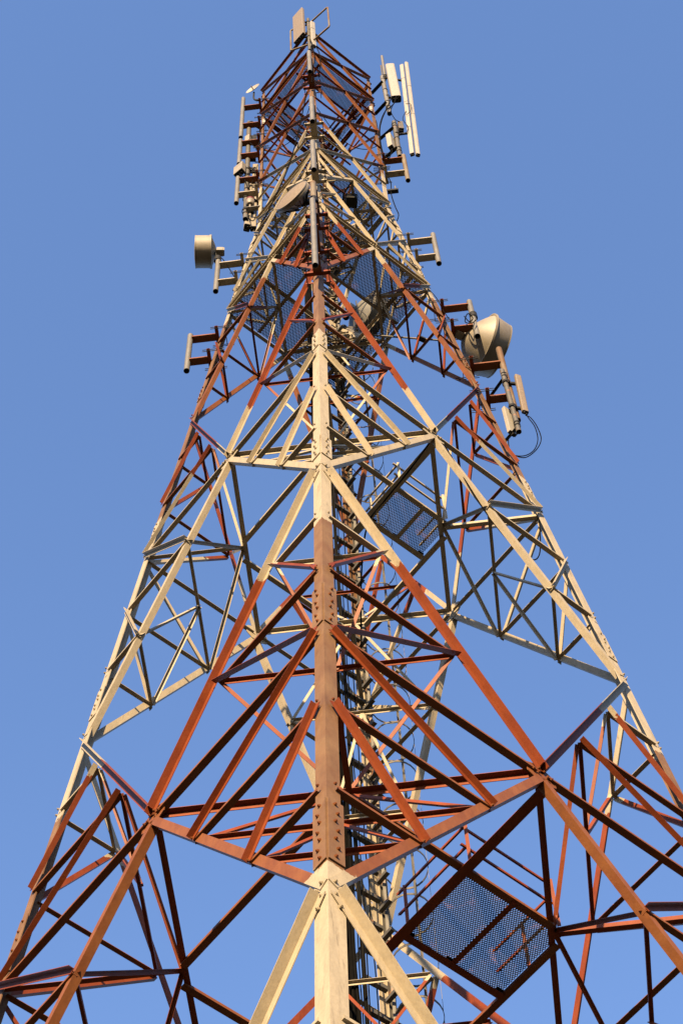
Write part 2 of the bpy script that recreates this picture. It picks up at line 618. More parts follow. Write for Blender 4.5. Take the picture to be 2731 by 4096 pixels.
for kind, zl, zm in BAYS:
    H = abs(zl - zm)
    big = zm < 18
    bm_ = 0.135 if zl < -5 else 0.125 if zl < 10 else 0.105 if zl < 20 else 0.09
    br = 0.085 if zl < 10 else 0.072 if zl < 20 else 0.06
    bh = 0.07 if zl < 10 else 0.06
    tt = 0.010
    for f in FACES:
        n = fnorm(f)
        for side in (0, 1):
            sl = float(side)
            def S(k):               # k thirds from the leg towards the middle
                return sl + (0.5 - sl) * k / 3.0
            def ZK(k):
                return zl + (zm - zl) * k / 3.0
            leg_in = 0.085 if zl < 10 else 0.06
            near = f[side] == 'N'
            ins = leg_in * ((1.15 if near else 1.6) if kind == 'V' else 1.0)
            fr = ins / (wz(zl) * math.sqrt(2) * 0.5)
            a = inface(f, sl, zl + (zm - zl) * fr * 0.9, ins)
            b = mid(f, zm + (0.07 if kind == 'V' else -0.07))
            b = b + (a - b).normalized() * 0.04
            angle_bar('main_brace', tower, a, b, n, bm_, 0.012, 'out_top' if kind == 'V' else 'in_bot' if 'N' in f else 'out_bot', MAT['brace'] if kind == 'V' else MAT['main'], 0.016 if kind == 'V' else 0.002, 0.05 if near else 0.02)
            # horizontals
            for k in ((1, 2, 3) if kind == 'V' else (1, 2)):
                z = ZK(k)
                p = inface(f, sl, z, leg_in * 1.6)
                q = onface(f, S(k), z)
                if k == 3:
                    q = q + (p - q).normalized() * 0.10
                angle_bar('horizontal_brace', tower, p, q, n, br * (1.35 if k == 3 else 1.1), tt, 'in_bot', MAT['main'], 0.030, 0.0, hf=br * 0.6)
            # diagonals back to the leg
            prs = ((1, 2), (2, 3)) if kind == 'V' else ((2, 3), (1, 2))
            for ka, kb in prs:
                if kind == 'V':
                    p, q = onface(f, S(ka), ZK(ka)), inface(f, sl, ZK(kb), leg_in * 1.3)
                else:
                    p, q = onface(f, S(ka), ZK(ka)), inface(f, sl, ZK(kb), leg_in)
                q = q + V((0, 0, -0.05 if kind == 'A' else 0.06))
                angle_bar('diagonal_brace', tower, q, p, n, br * 1.08, tt, 'out_top' if kind == 'A' else 'out_bot', MAT['brace'], 0.044, 0.01)
    # hip bracing inside each corner
    for l in 'NRFL':
        fa, fb = other_faces(l)
        def node(f, k):
            s = 0.0 if f[0] == l else 1.0
            z = zl + (zm - zl) * k / 3.0
            return onface(f, s + (0.5 - s) * k / 3.0, z) - fnorm(f) * 0.03
        P = (mid(fa, zm) + mid(fb, zm)) / 2
        q1 = (node(fa, 1) + node(fb, 1)) / 2
        q2 = (node(fa, 2) + node(fb, 2)) / 2
        dn = LEG[l] if l != 'F' else -LEG[l]
        for k in (1, 2):
            angle_bar('hip_brace', tower, node(fa, k), node(fb, k), dn, bh, 0.008, 'out_top', MAT['brace'], 0.0, 0.0)
        for f in (fa, fb):
            angle_bar('hip_brace', tower, node(f, 2), P, dn, bh, 0.008, 'in_top', MAT['brace'], 0.02, 0.0)
            if H > 4.0 and zl < 10:
                angle_bar('hip_brace', tower, node(f, 1), q2, dn, bh * 0.9, 0.008, 'in_top', MAT['brace'], 0.02, 0.0)

# plan bracing at the middle levels
for zm in (29.05, 21.3, 6.97, -6.72, -20.3):
    b = 0.10 if zm < 10 else 0.085
    order = ['NR', 'RF', 'LF', 'NL']
    for i, f in enumerate(order):
        g = order[(i + 1) % 4]
        p, q = mid(f, zm), mid(g, zm)
        d = (q - p).normalized()
        cn = V((-(p + q).x, -(p + q).y, 0)).normalized()
        cn = V((0, -1, 0)) if abs(cn.y) > .5 else cn
        md = 'out_top' if abs(cn.y) > .5 else 'out_bot'
        angle_bar('plan_brace', tower, p + d * 0.06, q - d * 0.06, cn, b, 0.010, md, MAT['brace'], 0.0)
    for l in 'NRFL':
        fa, fb = other_faces(l)
        P = (mid(fa, zm) + mid(fb, zm)) / 2
        p = legp(l, zm) - LEG[l] * 0.06
        side = V((-LEG[l].y, LEG[l].x, 0))
        angle_bar('plan_brace', tower, p, P, side, b * 0.9, 0.009, 'out_bot', MAT['brace'], 0.0)
for zm in (6.97, -6.72, -20.3):
    P = {}
    for l in 'NRFL':
        fa, fb = other_faces(l)
        P[l] = (mid(fa, zm) + mid(fb, zm)) / 2
    for a_, b_ in ('NR', 'RF', 'FL', 'LN'):
        d = (P[b_] - P[a_]).normalized()
        cn = V((-d.y, d.x, 0))
        if cn.y > 0:
            cn = -cn
        ow = V(((P[a_] + P[b_]).x, (P[a_] + P[b_]).y, 0)).normalized()
        sh = 0.17 if zm < 0 else 0.20
        # each bar runs a little outside the mid points, from chord to chord
        ea, eb_ = LEG[b_] * sh, LEG[a_] * sh
        angle_bar('plan_brace', tower, P[a_] + ea - V((0, 0, .06)), P[b_] + eb_ - V((0, 0, .06)), cn, 0.12 if zm < 0 else 0.105, 0.010, 'in_bot', MAT['main'], 0.0, hf=0.06)
# strut round the legs where the straight mast begins
for f in FACES:
    angle_bar('horizontal_brace', tower, inface(f, 0, 29.05, 0.06), inface(f, 1, 29.05, 0.06), fnorm(f), 0.08, 0.01, 'out_top', MAT['brace'], 0.058)

# gusset plates where the diagonals meet
for zm in (29.05, 21.3, 6.97, -6.72, -20.3):
    for f in FACES:
        n = fnorm(f)
        c = mid(f, zm)
        e = (LEG[f[1]] - LEG[f[0]]).normalized()
        u = n.cross(e)
        if u.z < 0:
            u = -u
        sz = 0.27 if zm < 10 else 0.2
        poly = [(-sz, -sz * .45), (-sz * .45, -sz * .8), (sz * .45, -sz * .8), (sz, -sz * .45), (sz, sz * .45), (sz * .45, sz * .8), (-sz * .45, sz * .8), (-sz, sz * .45)]
        vs = [e * a + u * c2 + n * o for o in (-0.012, 0.0005) for a, c2 in poly]
        k = len(poly)
        fs = [tuple(range(k)), tuple(range(2 * k - 1, k - 1, -1))] + [(i, (i + 1) % k, k + (i + 1) % k, k + i) for i in range(k)]
        g = mk('gusset_plate', vs, fs, MAT['main'], tower, c)
        if f in ('NR', 'NL') and zm < 25 or zm == 6.97:
            for (a, c2) in ((-.62, -.1), (-.3, -.2), (.3, -.2), (.62, -.1), (-.2, .3), (.2, .3)):
                bolt(g, c + e * (a * sz) + u * (c2 * sz) + n * 0.03, n)

# bolts where members land on the near leg and on the thirds of the struts
for zl in (-13.42, 0.0, 14.1):
    for f in ('NR', 'NL'):
        n = fnorm(f)
        zz = [k for k in breaks if k <= zl][-1]
        for dz, ins in ((0.12, .085), (0.02, .15), (-0.14, .085), (-0.32, .15)):
            bolt(ALL_LEG[('N', zz)], inface(f, 0, zl + dz, ins) + n * 0.017, n)
for zl, zm in ((0.0, -6.72), (-13.42, -6.72), (0.0, 6.97), (14.1, 6.97)):
    for f in ('NR', 'NL'):
        n = fnorm(f)
        for k in (1, 2):
            z = zl + (zm - zl) * k / 3.0
            zz = [q for q in breaks if q <= z][-1]
            bolt(ALL_LEG[('N', zz)], inface(f, 0, z, .085) + n * 0.054, n, BOLT_S)
            bolt(ALL_LEG[('N', zz)], onface(f, 0.5 * k / 3.0, z) + n * 0.054, n, BOLT_S)

for l, f in (('R', 'NR'), ('L', 'NL')):
    n = fnorm(f)
    for zl in (0.0, 14.1, 6.97, -6.72, 2.3, -2.3):
        zz = [q for q in breaks if q <= zl][-1]
        for dz, ins in ((0.10, .09), (-0.10, .11)):
            bolt(ALL_LEG[(l, zz)], inface(f, 1, zl + dz, ins) + n * 0.045, n)
    for zl, zm in ((0.0, -6.72), (0.0, 6.97), (14.1, 6.97)):
        for k in (1, 2):
            z = zl + (zm - zl) * k / 3.0
            zz = [q for q in breaks if q <= z][-1]
            for j in (0.0,):
                bolt(ALL_LEG[(l, zz)], onface(f, 1 - 0.5 * k / 3.0, z + j) + n * 0.05, n)
# ---- X bays of the straight mast ----------------------------------------
XL = [29.05, 33.2, 37.4, 41.6, 44.8]
for z0, z1 in zip(XL, XL[1:]):
    for f in FACES:
        n = fnorm(f) if z0 < 28 else (LEG[f[0]] + LEG[f[1]]).normalized()
        e = 0.05
        angle_bar('main_brace', tower, inface(f, 0, z1 - .08, e), inface(f, 1, z0 + .08, e), n, 0.085, 0.009, 'out_top' if f in ('NR', 'LF') else 'in_bot', MAT['main'], 0.012, 0.03)
        angle_bar('main_brace', tower, inface(f, 1, z1 - .08, e), inface(f, 0, z0 + .08, e), n, 0.085, 0.009, 'out_top', MAT['main'], 0.024, 0.03)
        zm = (z0 + z1) / 2
        angle_bar('horizontal_brace', tower, inface(f, 0, zm, e), mid(f, zm), n, 0.06, 0.008, 'out_top', MAT['brace'], 0.036)
        angle_bar('horizontal_brace', tower, mid(f, zm), inface(f, 1, zm, e), n, 0.06, 0.008, 'out_top', MAT['brace'], 0.036)
for z in (41.6, 44.8):
    for f in FACES:
        n = (LEG[f[0]] + LEG[f[1]]).normalized()
        angle_bar('horizontal_brace', tower, inface(f, 0, z, .04), inface(f, 1, z, .04), n, 0.10, 0.01, 'out_top', MAT['main'], 0.048)
for z in (29.05 + 4.15, 37.4):
    for f, g in (('NR', 'LF'), ('NL', 'RF')):
        angle_bar('plan_brace', tower, mid(f, z) - fnorm(f) * .05, mid(g, z) - fnorm(g) * .05, V((0, 0, -1)), 0.06, 0.008, 'in_top', MAT['brace'], 0.0 if f == 'NR' else 0.02)

# ------------------------------------------------------------------ platforms
def uvp(u, v, z):
    """u = x - y, v = x + y"""
    return V(((u + v) / 2, (v - u) / 2, z + Z0))

def grating(name, parent, rects, z, sx=0.062, sy=0.042, wd=0.0105, th=0.010, skip=None):
    """expanded steel mesh over rectangles in (u, v): each strand a small flat bar, all strands of the deck in one sheet"""
    vs, fs = [], []
    s2 = math.sqrt(2)
    base = uvp(rects[0][0], rects[0][2], z)
    def strand(a, b):
        d = (b - a)
        d.normalize()
        w = V((-d.y, d.x, 0)) * (wd / 2)
        k = len(vs)
        h = V((0, 0, th))
        for q in (a, b):
            vs.extend([q - w - base, q + w - base, q + w + h - base, q - w + h - base])
        fs.extend([(k, k + 1, k + 5, k + 4), (k + 1, k + 2, k + 6, k + 5), (k + 2, k + 3, k + 7, k + 6), (k + 3, k, k + 4, k + 7)])
    for (ua, ub, va, vb) in rects:
        # long strands: zigzags made of diagonal half cells
        du, dv = sx * s2, sy * s2
        nu, nv = max(1, int((ub - ua) / du)), max(1, int((vb - va) / dv))
        du, dv = (ub - ua) / nu, (vb - va) / nv
        for i in range(nu):
            for j in range(nv):
                c = (ua + du * i, va + dv * j)
                m0 = uvp(c[0], c[1] + dv / 2, z)
                m1 = uvp(c[0] + du / 2, c[1], z)
                m2 = uvp(c[0] + du, c[1] + dv / 2, z)
                m3 = uvp(c[0] + du / 2, c[1] + dv, z)
                for a, b in ((m0, m1), (m1, m2), (m2, m3), (m3, m0)):
                    strand(a, b)
    me = bpy.data.meshes.new(name)
    me.from_pydata([tuple(v) for v in vs], [], fs)
    me.materials.append(MAT['grate'])
    o = bpy.data.objects.new(name, me)
    COL.objects.link(o)
    o.parent = parent
    o.location = base - parent.location
    o['kind'] = 'stuff'
    return o

def plat_bar(parent, p, q, b, mat, mode='out_top', nrm=None, name='beam', off=0.0):
    d = (q - p).normalized()
    n = nrm if nrm is not None else V((-d.y, d.x, 0))
    return angle_bar(name, parent, p, q, n, b, 0.010, mode, mat, off, 0.0, parent.location)

def rest_platform(label, z, u0, u1, v0, v1, vm, u_beam, v_far):
    pl_ = bpy.data.objects.new('rest_platform', None)
    COL.objects.link(pl_)
    pl_.parent = tower
    pl_.location = uvp(u0, v0, z)
    pl_['label'] = label
    zb = z - 0.06
    plat_bar(pl_, uvp(u_beam, v0, zb), uvp(u0 - 0.45, v0, zb), 0.17, MAT['brace'], 'out_bot', nrm=V((-1, -1, 0)))
    plat_bar(pl_, uvp(u0, v0, zb), uvp(u0, v1, zb), 0.12, MAT['brace'], 'out_bot', nrm=V((1, -1, 0)))
    plat_bar(pl_, uvp(u1, vm, zb), uvp(u0, vm, zb), 0.09, MAT['brace'], 'out_bot', nrm=V((-1, -1, 0)))
    grating('grating', pl_, [(u0 + .03, u1 - .03, v0 + .05, v1 - .03)], z)
    # railing: posts and two rails on three sides
    for (ua, va, ub, vb) in ((u0 - .1, v0, u1 + .03, v0), (u1, v0 - .1, u1, v1 - .2), (u0 + .0, v1, u1 - .4, v1)):
        for dz in (0.55, 1.05):
            dd = (uvp(ub, vb, 0) - uvp(ua, va, 0)).normalized()
            plat_bar(pl_, uvp(ua, va, z + dz), uvp(ub, vb, z + dz), 0.05, MAT['brace'], name='rail', nrm=V((-dd.y, dd.x, 0)))
    for (a, b) in ((u1, v0), (u1, v1 - .25), (u0 + .1, v0), (u0 + .9, v1)):
        plat_bar(pl_, uvp(a, b, z - .05), uvp(a, b, z + 1.1), 0.055, MAT['brace'], name='rail_post', nrm=V((1, 0, 0)), off=0.01)
    for (a, b) in ((u0 + .1, v0 + .1), (u1 - .1, v0 + .1), (u0 + .1, v1 - .1), (u1 - .1, v1 - .1), (u0 + .08, vm - .12), (u1 - .08, vm - .12)):
        box('clip', pl_, uvp(a, b, z - .02) - pl_.location, V((.05, .05, 0)), V((.035, -.035, 0)), V((0, 0, .012)), MAT['dark'])
    return pl_

rest_platform('lower rest platform of dark mesh with railing', -6.72, 0.78, 2.92, 0.32, 2.98, 1.63, 5.35, 2.2)
rest_platform('small upper rest platform of dark mesh with railing', 6.97, 0.88, 2.32, 0.25, 2.25, 1.30, 4.15, 1.6)

def ring_floor(label, z, w, hu, va, vb, b):
    pl_ = bpy.data.objects.new('work_platform', None)
    COL.objects.link(pl_)
    pl_.parent = tower
    pl_.location = uvp(-w, -w, z)
    pl_['label'] = label
    wi = w - 0.06
    grating('grating', pl_, [(hu, wi, -wi, wi), (-wi, -hu, -wi, wi), (-hu, hu, -wi, va), (-hu, hu, vb, wi)], z, 0.074, 0.05, 0.017)
    zb = z - 0.05
    D = V((1, 1, 0)).normalized()
    E = V((1, -1, 0)).normalized()
    for u, n in ((hu, -E), (-hu, E)):
        plat_bar(pl_, uvp(u, -wi, zb), uvp(u, wi, zb), b, MAT['brace'], nrm=n)
    for v, n in ((va, D), (vb, -D)):
        plat_bar(pl_, uvp(-wi, v, zb - .012), uvp(wi, v, zb - .012), b, MAT['brace'], nrm=n)
    for u in (w - .02, -w + .02):
        plat_bar(pl_, uvp(u, -wi, zb), uvp(u, wi, zb), b, MAT['brace'], nrm=E if u > 0 else -E)
    for v in (w - .02, -w + .02):
        plat_bar(pl_, uvp(-wi, v, zb - .014), uvp(wi, v, zb - .014), b, MAT['brace'], nrm=D if v > 0 else -D)
    return pl_
ring_floor('wide mesh floor inside the mast above the middle red band', 21.42, wz(21.3), 0.95, -1.4, 2.0, 0.10)
ring_floor('mesh floor at the foot of the straight mast', 29.2, wz(29.05), 0.84, -1.4, 1.75, 0.09)
ring_floor('top mesh floor of dark red steel', 41.75, wz(41.6), 0.84, -1.38, 1.7, 0.09)

# ------------------------------------------------------------------ caged ladder and cable ladder by the far leg
def fpt(dx, dy, z):
    return legp('F', z) + V((dx, dy, 0))
lad = thing('caged_ladder', fpt(0.12, -0.2, ZB + 0.3), 'grey caged climbing ladder running up inside the far leg', 'ladder')
LB = lad.location.copy()
ZA, ZC = -31.5, 28.5
for dx, dy in ((0.12, -0.30), (0.12, 0.12)):
    a, b = fpt(dx, dy, ZA), fpt(dx, dy, ZC)
    vs, fs = prism([(-.03, -.01), (.03, -.01), (.03, .01), (-.03, .01)], V((0, 0, 0)), b - a, V((1, 0, 0)), V((0, 1, 0)))
    mk('stringer', vs, fs, MAT['galv_dull'], lad, a - LB)
z = -14.0
while z < ZC:
    pipe('rung', lad, fpt(0.12, -0.30, z) - LB, fpt(0.12, 0.12, z) - LB, 0.012, MAT['galv_dull'], 6, hollow=False)
    z += 0.42
hz = -14.3
while hz < 26:
    c = fpt(0.56, -0.12, hz)
    R = 0.46
    pts = []
    for i in range(21):
        a = math.radians(-152 + 304 * i / 20)
        pts.append(c + V((R * math.cos(a) * 0.95, R * math.sin(a) * 1.08, 0)))
    pts = [fpt(0.13, -0.30, hz)] + pts + [fpt(0.13, 0.12, hz)]
    vs, fs = [], []
    for i, q in enumerate(pts):
        d = (pts[min(i + 1, len(pts) - 1)] - pts[max(0, i - 1)]).normalized()
        nn = V((-d.y, d.x, 0)) * 0.005
        for s, h in ((-1, -.028), (1, -.028), (1, .028), (-1, .028)):
            vs.append(q - pts[0] + nn * s + V((0, 0, h)))
    for i in range(len(pts) - 1):
        for k in range(4):
            fs.append((4 * i + k, 4 * i + (k + 1) % 4, 4 * i + 4 + (k + 1) % 4, 4 * i + 4 + k))
    mk('cage_hoop', vs, fs, MAT['galv_dull'], lad, pts[0] - LB)
    hz += 1.32
for ang in (-70, 0, 70):
    a = math.radians(ang)
    o3 = (0.56 + 0.43 * math.cos(a), -0.12 + 0.49 * math.sin(a))
    p, q = fpt(o3[0], o3[1], -14.4), fpt(o3[0], o3[1], 25.9)
    vs, fs = prism([(-.02, -.004), (.02, -.004), (.02, .004), (-.02, .004)], V((0, 0, 0)), q - p, V((-math.sin(a), math.cos(a), 0)), V((math.cos(a), math.sin(a), 0)))
    mk('cage_strap', vs, fs, MAT['galv_dull'], lad, p - LB)

tray = thing('cable_ladder', fpt(-0.15, -0.5, ZB + 0.3), 'dark steel cable ladder with black feeders beside the far leg', 'cable ladder')
TB = tray.location.copy()
A0, A1 = (-0.38, -0.62), (0.05, -0.24)
for dx, dy in (A0, A1):
    a, b = fpt(dx, dy, ZA), fpt(dx, dy, 43.5) if False else fpt(dx, dy, 28.5)
    angle_bar('stringer', tray, a, b, V((1, -1, 0)), 0.06, 0.006, 'out_top', MAT['galv_dull'] if dx > 0 else MAT['dark'], 0.0, 0.0, TB)
z = -15.0
i = 0
while z < 28.4:
    angle_bar('rung', tray, fpt(A0[0], A0[1], z), fpt(A1[0], A1[1], z), V((1, -1, 0)), 0.10, 0.006, 'in_bot', MAT['galv_dull'], -0.01, 0.0, TB)
    if i % 1 == 0:
        angle_bar('standoff', tray, fpt(-0.02, -0.34, z + .38), fpt(0.20, -0.58, z + .38), V((-1, -1, 0)), 0.09, 0.006, 'in_bot', MAT['galv_dull'], 0.0, 0.0, TB)
    z += 0.78
    i += 1
# feeder cables: each its own black line
cab_pos = [(-0.735, -0.84), (-0.645, -0.85), (-0.76, -0.80), (-0.71, -0.74), (-0.67, -0.81), (-0.62, -0.74), (-0.575, -0.80), (-0.53, -0.73), (-0.49, -0.80), (-0.43, -0.76), (-0.36, -0.80), (-0.28, -0.72), (-0.16, -0.68)]
for i, (dx, dy) in enumerate(cab_pos):
    ztop = (28, 24, 28, 28, 27, 27.5, 25, 28, 22, 20, 28, 26, 18, 28, 15, 24, 21, 12)[i]
    pts = []
    zq = -30.5
    k = 0
    while zq < ztop:
        j = 0.018
        zz = min(zq, 28.8)
        pts.append(fpt(dx, dy, zq) + V((random.uniform(-j, j), random.uniform(-j, j), 0)))
        zq += 1.15
        k += 1
    c = tube_path('feeder_cable', None, pts, 0.036 if i < 9 else 0.013, MAT['rubber'], 6, 3)
    if i < 9:
        tag(c, 'thick black feeder cable in the tight bundle just right of the near leg', 'cable', 'thick feeder cables')
    else:
        tag(c, 'thin black cable hanging in front of the cable ladder rungs', 'cable', 'thin feeder cables')

# ------------------------------------------------------------------ antenna mounts: pipe, two arms, leg clamps
def mount(l, z1, z2, ztop, zbot, label, mat='galv', reach=0.72, paint=True, r=0.078):
    d = LEG[l]
    q = V((-d.y, d.x, 0))
    zm = (z1 + z2) / 2
    rad = wz(zm) + reach
    t = thing('antenna_mount', d * rad + V((0, 0, zbot + Z0)), label, 'antenna mount', 'pipe mounts clamped to the legs')
    B = t.location.copy()
    pipe('pipe', t, V((0, 0, 0)), V((0, 0, ztop - zbot)), r, MAT[mat], 24, 0.010)
    for z in (z1, z2):
        lw = wz(z)
        c0 = d * (lw + 0.10) + V((0, 0, z + Z0))
        c1 = d * (rad - r * 0.7) + V((0, 0, z + Z0))
        # flat box arm
        hw, hh = 0.10, 0.03
        poly = [(-hw, hh), (hw, hh), (hw, -hh), (-hw, -hh)]
        vs = [q * a + V((0, 0, b)) for a, b in poly] + [(c1 - c0) + q * a + V((0, 0, b)) for a, b in poly]
        fs = [(i, (i + 1) % 4, 4 + (i + 1) % 4, 4 + i) for i in range(4)] + [(0, 1, 2, 3), (4, 5, 6, 7)]
        mk('arm', vs, fs, MAT['main'], t, c0 - B)
        # square tube across the leg, and the bar behind it
        c = d * (lw + 0.05) + V((0, 0, z + Z0))
        L2 = 0.30
        s = 0.045
        def sq(r_):
            return [(-r_, -r_), (r_, -r_), (r_, r_), (-r_, r_)]
        ov, iv = sq(s), sq(s - .006)
        vs = []
        for e in (-L2, L2):
            for ring in (ov, iv):
                vs += [q * e + d * a + V((0, 0, b)) for a, b in ring]
        fs = []
        for i in range(4):
            j = (i + 1) % 4
            fs += [(i, j, 8 + j, 8 + i), (4 + i, 12 + i, 12 + j, 4 + j), (i, 4 + i, 4 + j, j), (8 + i, 8 + j, 12 + j, 12 + i)]
        cl = mk('clamp_tube', vs, fs, MAT['brace'], t, c + d * 0.01 - B)
        bb = 0.30
        fl = flange(z)
        back = d * (lw - fl * 0.80 - 0.03) + V((0, 0, z + Z0))
        box('clamp_bar', t, back - B, q * bb, d * 0.008, V((0, 0, 0.04)), MAT['brace'])
        for e in (-0.26, 0.26):
            for dz in (-0.055, 0.055):
                a = d * (lw + 0.22) + q * e + V((0, 0, z + dz + Z0))
                b = d * (lw - fl * 0.8 - 0.22) + q * e + V((0, 0, z + dz + Z0))
                pipe('threaded_rod', t, a - B, b - B, 0.010, MAT['dark'], 6, hollow=False)
    return t

mount('L', 43.0, 40.5, 44.4, 39.0, 'tallest grey pipe mount on the left leg of the red mast top')
mount('L', 38.2, 36.6, 38.64, 35.7, 'short grey pipe mount on left leg under the tallest one')
mount('L', 33.75, 32.15, 34.1, 31.3, 'grey pipe mount on left leg where red changes to cream')
mount('L', 25.4, 23.9, 26.0, 23.2, 'pipe mount on the left leg carrying the drum dish')
mount('L', 19.6, 18.0, 19.9, 17.4, 'lowest pipe mount on the left leg, empty, below the drum dish')
mount('R', 33.95, 32.45, 34.36, 31.56, 'weathered pipe mount on right leg below the slim panel antennas', 'rusty')
mount('R', 25.45, 23.95, 25.92, 23.33, 'empty grey pipe mount on the right leg above the big dish')
mount('R', 19.65, 18.1, 20.0, 17.45, 'pipe mount on the right leg holding the big dish')
mount('R', 15.4, 13.3, 16.4, 11.9, 'long lowest pipe mount on the right leg, beside a small panel antenna', 'rusty')
mount('N', 38.1, 36.5, 38.8, 36.0, 'topmost grey pipe mount on the near leg')
mount('N', 31.9, 30.3, 32.5, 29.75, 'second grey pipe mount from the top on the near leg')
mount('N', 25.5, 24.0, 26.0, 23.2, 'third grey pipe mount from the top on the near leg')
mount('N', 19.6, 18.0, 20.0, 17.3, 'rust stained pipe mount on the near leg beside a round dish', 'rusty', r=0.082)
mount('N', 15.4, 13.3, 17.2, 12.3, 'longest grey pipe on the near leg, below the rusty one', 'galv', 0.70, r=0.072)

# ------------------------------------------------------------------ panel antennas, dishes, boxes
def superellipse(w, d, n=20, e=0.35):
    out = []
    for i in range(n):
        a = 2 * math.pi * i / n
        c, s = math.cos(a), math.sin(a)
        out.append((w / 2 * math.copysign(abs(c) ** e, c), d / 2 * math.copysign(abs(s) ** e, s)))
    return out

def panel(p0, p1, face, w, d, label, mat='white', caps=True, e=0.3, bands=(), name='panel_antenna', group='panel antennas', brackets=(), bdir=None, open_end=False):
    """long radome from its bottom p0 to its top p1, its front towards face"""
    t = thing(name, p0, label, 'antenna', group)
    ax = (p1 - p0)
    dz = ax.normalized()
    fn = (face - dz * face.dot(dz)).normalized()
    sd = dz.cross(fn)
    sec = superellipse(w, d, 28, e)
    k = len(sec)
    vs, fs = [], []
    L = ax.length
    stations = [(0.0, 1.0), (L - 0.04, 1.0), (L - 0.015, 0.96), (L, 0.85)]
    for h, s in stations:
        for a, b in sec:
            vs.append(dz * h + sd * (a * s) + fn * (b * s))
    for m in range(len(stations) - 1):
        for i in range(k):
            j = (i + 1) % k
            fs.append((m * k + i, m * k + j, (m + 1) * k + j, (m + 1) * k + i))
    fs.append(tuple(range(len(vs) - k, len(vs))))
    mk('radome', vs, fs, MAT[mat], t, (0, 0, 0), smooth=True)
    # lower cap with connectors
    vs2 = [sd * (a * .985) + fn * (b * .985) + dz * 0.03 for a, b in sec] + [sd * (a * .985) + fn * (b * .985) - dz * 0.02 for a, b in sec]
    fs2 = [tuple(range(k)), tuple(range(2 * k - 1, k - 1, -1))] + [(i, (i + 1) % k, k + (i + 1) % k, k + i) for i in range(k)]
    mk('end_cap', vs2, fs2, MAT['blackcap'], t, (0, 0, 0))
    nconn = 4 if w > 0.3 else 2
    for i in range(nconn):
        a = (i + 0.5) / nconn - 0.5
        c = sd * (a * w * 0.75) - dz * 0.02 + fn * (d * 0.12 * (-1) ** i)
        pipe('connector', t, c, c - dz * 0.07, 0.022, MAT['dark'], 8, hollow=False)
    for h in bands:
        vs3 = [sd * (a * 1.03) + fn * (b * 1.03) + dz * (h - .02) for a, b in sec] + [sd * (a * 1.03) + fn * (b * 1.03) + dz * (h + .02) for a, b in sec]
        fs3 = [(i, (i + 1) % k, k + (i + 1) % k, k + i) for i in range(k)]
        mk('band', vs3, fs3, MAT['dark'], t, (0, 0, 0))
    for h, tgt in brackets:
        a = dz * h - fn * (d * 0.45)
        b = tgt - p0
        m = (a + b) / 2
        dd = (b - a)
        nn = dd.normalized()
        side = nn.cross(dz)
        if side.length < 1e-3:
            side = sd.copy()
        side.normalize()
        box('bracket', t, m, dd * 0.5, side * 0.03, nn.cross(side) * 0.05, MAT['dark'])
        pipe('clamp', t, b - dz * 0.05, b + dz * 0.05, 0.10, MAT['dark'], 14, 0.012)
    return t

def side(a, b):
    return V((a, b, 0)).normalized()

# top of the near leg
pf = side(-0.66, -0.75)
panel(W(-0.36, -2.21, 43.45), W(-0.37, -2.28, 47.45), pf, 0.54, 0.13, 'broad tan panel antenna crowning the tower top', 'tan', e=0.12,
      brackets=((0.5, W(-0.02, -2.08, 43.95)), (3.0, W(-0.02, -2.08, 46.4))))
panel(W(0.13, -2.12, 42.35), W(0.14, -2.24, 45.65), side(0.55, -0.83), 0.19, 0.12, 'narrow cream panel antenna right of the broad tan one', 'white', bands=(2.3,),
      brackets=((0.6, W(0.0, -2.06, 42.95)), (2.6, W(0.0, -2.06, 45.0))))
tp = thing('top_frame', W(-0.02, -2.1, 41.9), 'tube frame with two hoop handles behind the broad tan antenna', 'frame')
TBs = tp.location.copy()
pipe('pole', tp, V((0, 0, 0)), W(-0.02, -2.1, 47.0) - TBs, 0.06, MAT['galv_dull'], 16)
for sg, e0 in ((1, (0.78, -2.62)), (-1, (-0.72, -1.90))):
    ztop, zlow = 46.3, 43.0
    pts = [W(-0.02, -2.06, ztop), W(e0[0] * .96, e0[1] + .02 * sg, ztop), W(e0[0], e0[1], ztop - .1), W(e0[0], e0[1], zlow + .1), W(e0[0] * .96, e0[1] + .02 * sg, zlow), W(-0.04, -2.06, zlow)]
    o = tube_path('frame_tube', tp, pts, 0.036, MAT['rusty'], 10, 1)
    o.location = pts[0] - TBs

# right leg, upper group
rp = thing('antenna_pole', W(2.56, 0, 39.8), 'upper grey pole on the right leg holding the wide white antenna', 'pole')
RB = rp.location.copy()
pipe('pipe', rp, V((0, 0, 0)), V((-.02, 0, 5.35)), 0.085, MAT['galv'], 20)
for z in (44.0, 41.0):
    a, b = W(2.06, 0.25, z - 0.1), W(2.52, -0.12, z)
    angle_bar('arm', rp, a, b, V((0, 0, -1)), 0.13, 0.01, 'in_top', MAT['dark'], 0, 0, RB)
for zc_ in (44.6, 43.0, 41.3, 40.6):
    pipe('clamp', rp, V((0, 0, zc_ - 39.8)), V((0, 0, zc_ - 39.8 + .07)), 0.10, MAT['dark'], 16, 0.012)
wh = thing('whip_antenna', W(2.64, 0, 45.1), 'thin grey whip antenna at the top of the upper right pole', 'antenna')
pipe('rod', wh, V((0, 0, 0)), V((0.03, 0, 3.3)), 0.055, MAT['galv'], 14, hollow=False)
pipe('sleeve', wh, V((-.09, .02, 0.2)), V((-.07, .02, 1.9)), 0.03, MAT['galv_dull'], 10, hollow=False)
box('base_clamp', wh, V((-.02, 0, 0.1)), V((.09, 0, 0)), V((0, .08, 0)), V((0, 0, .05)), MAT['dark'])
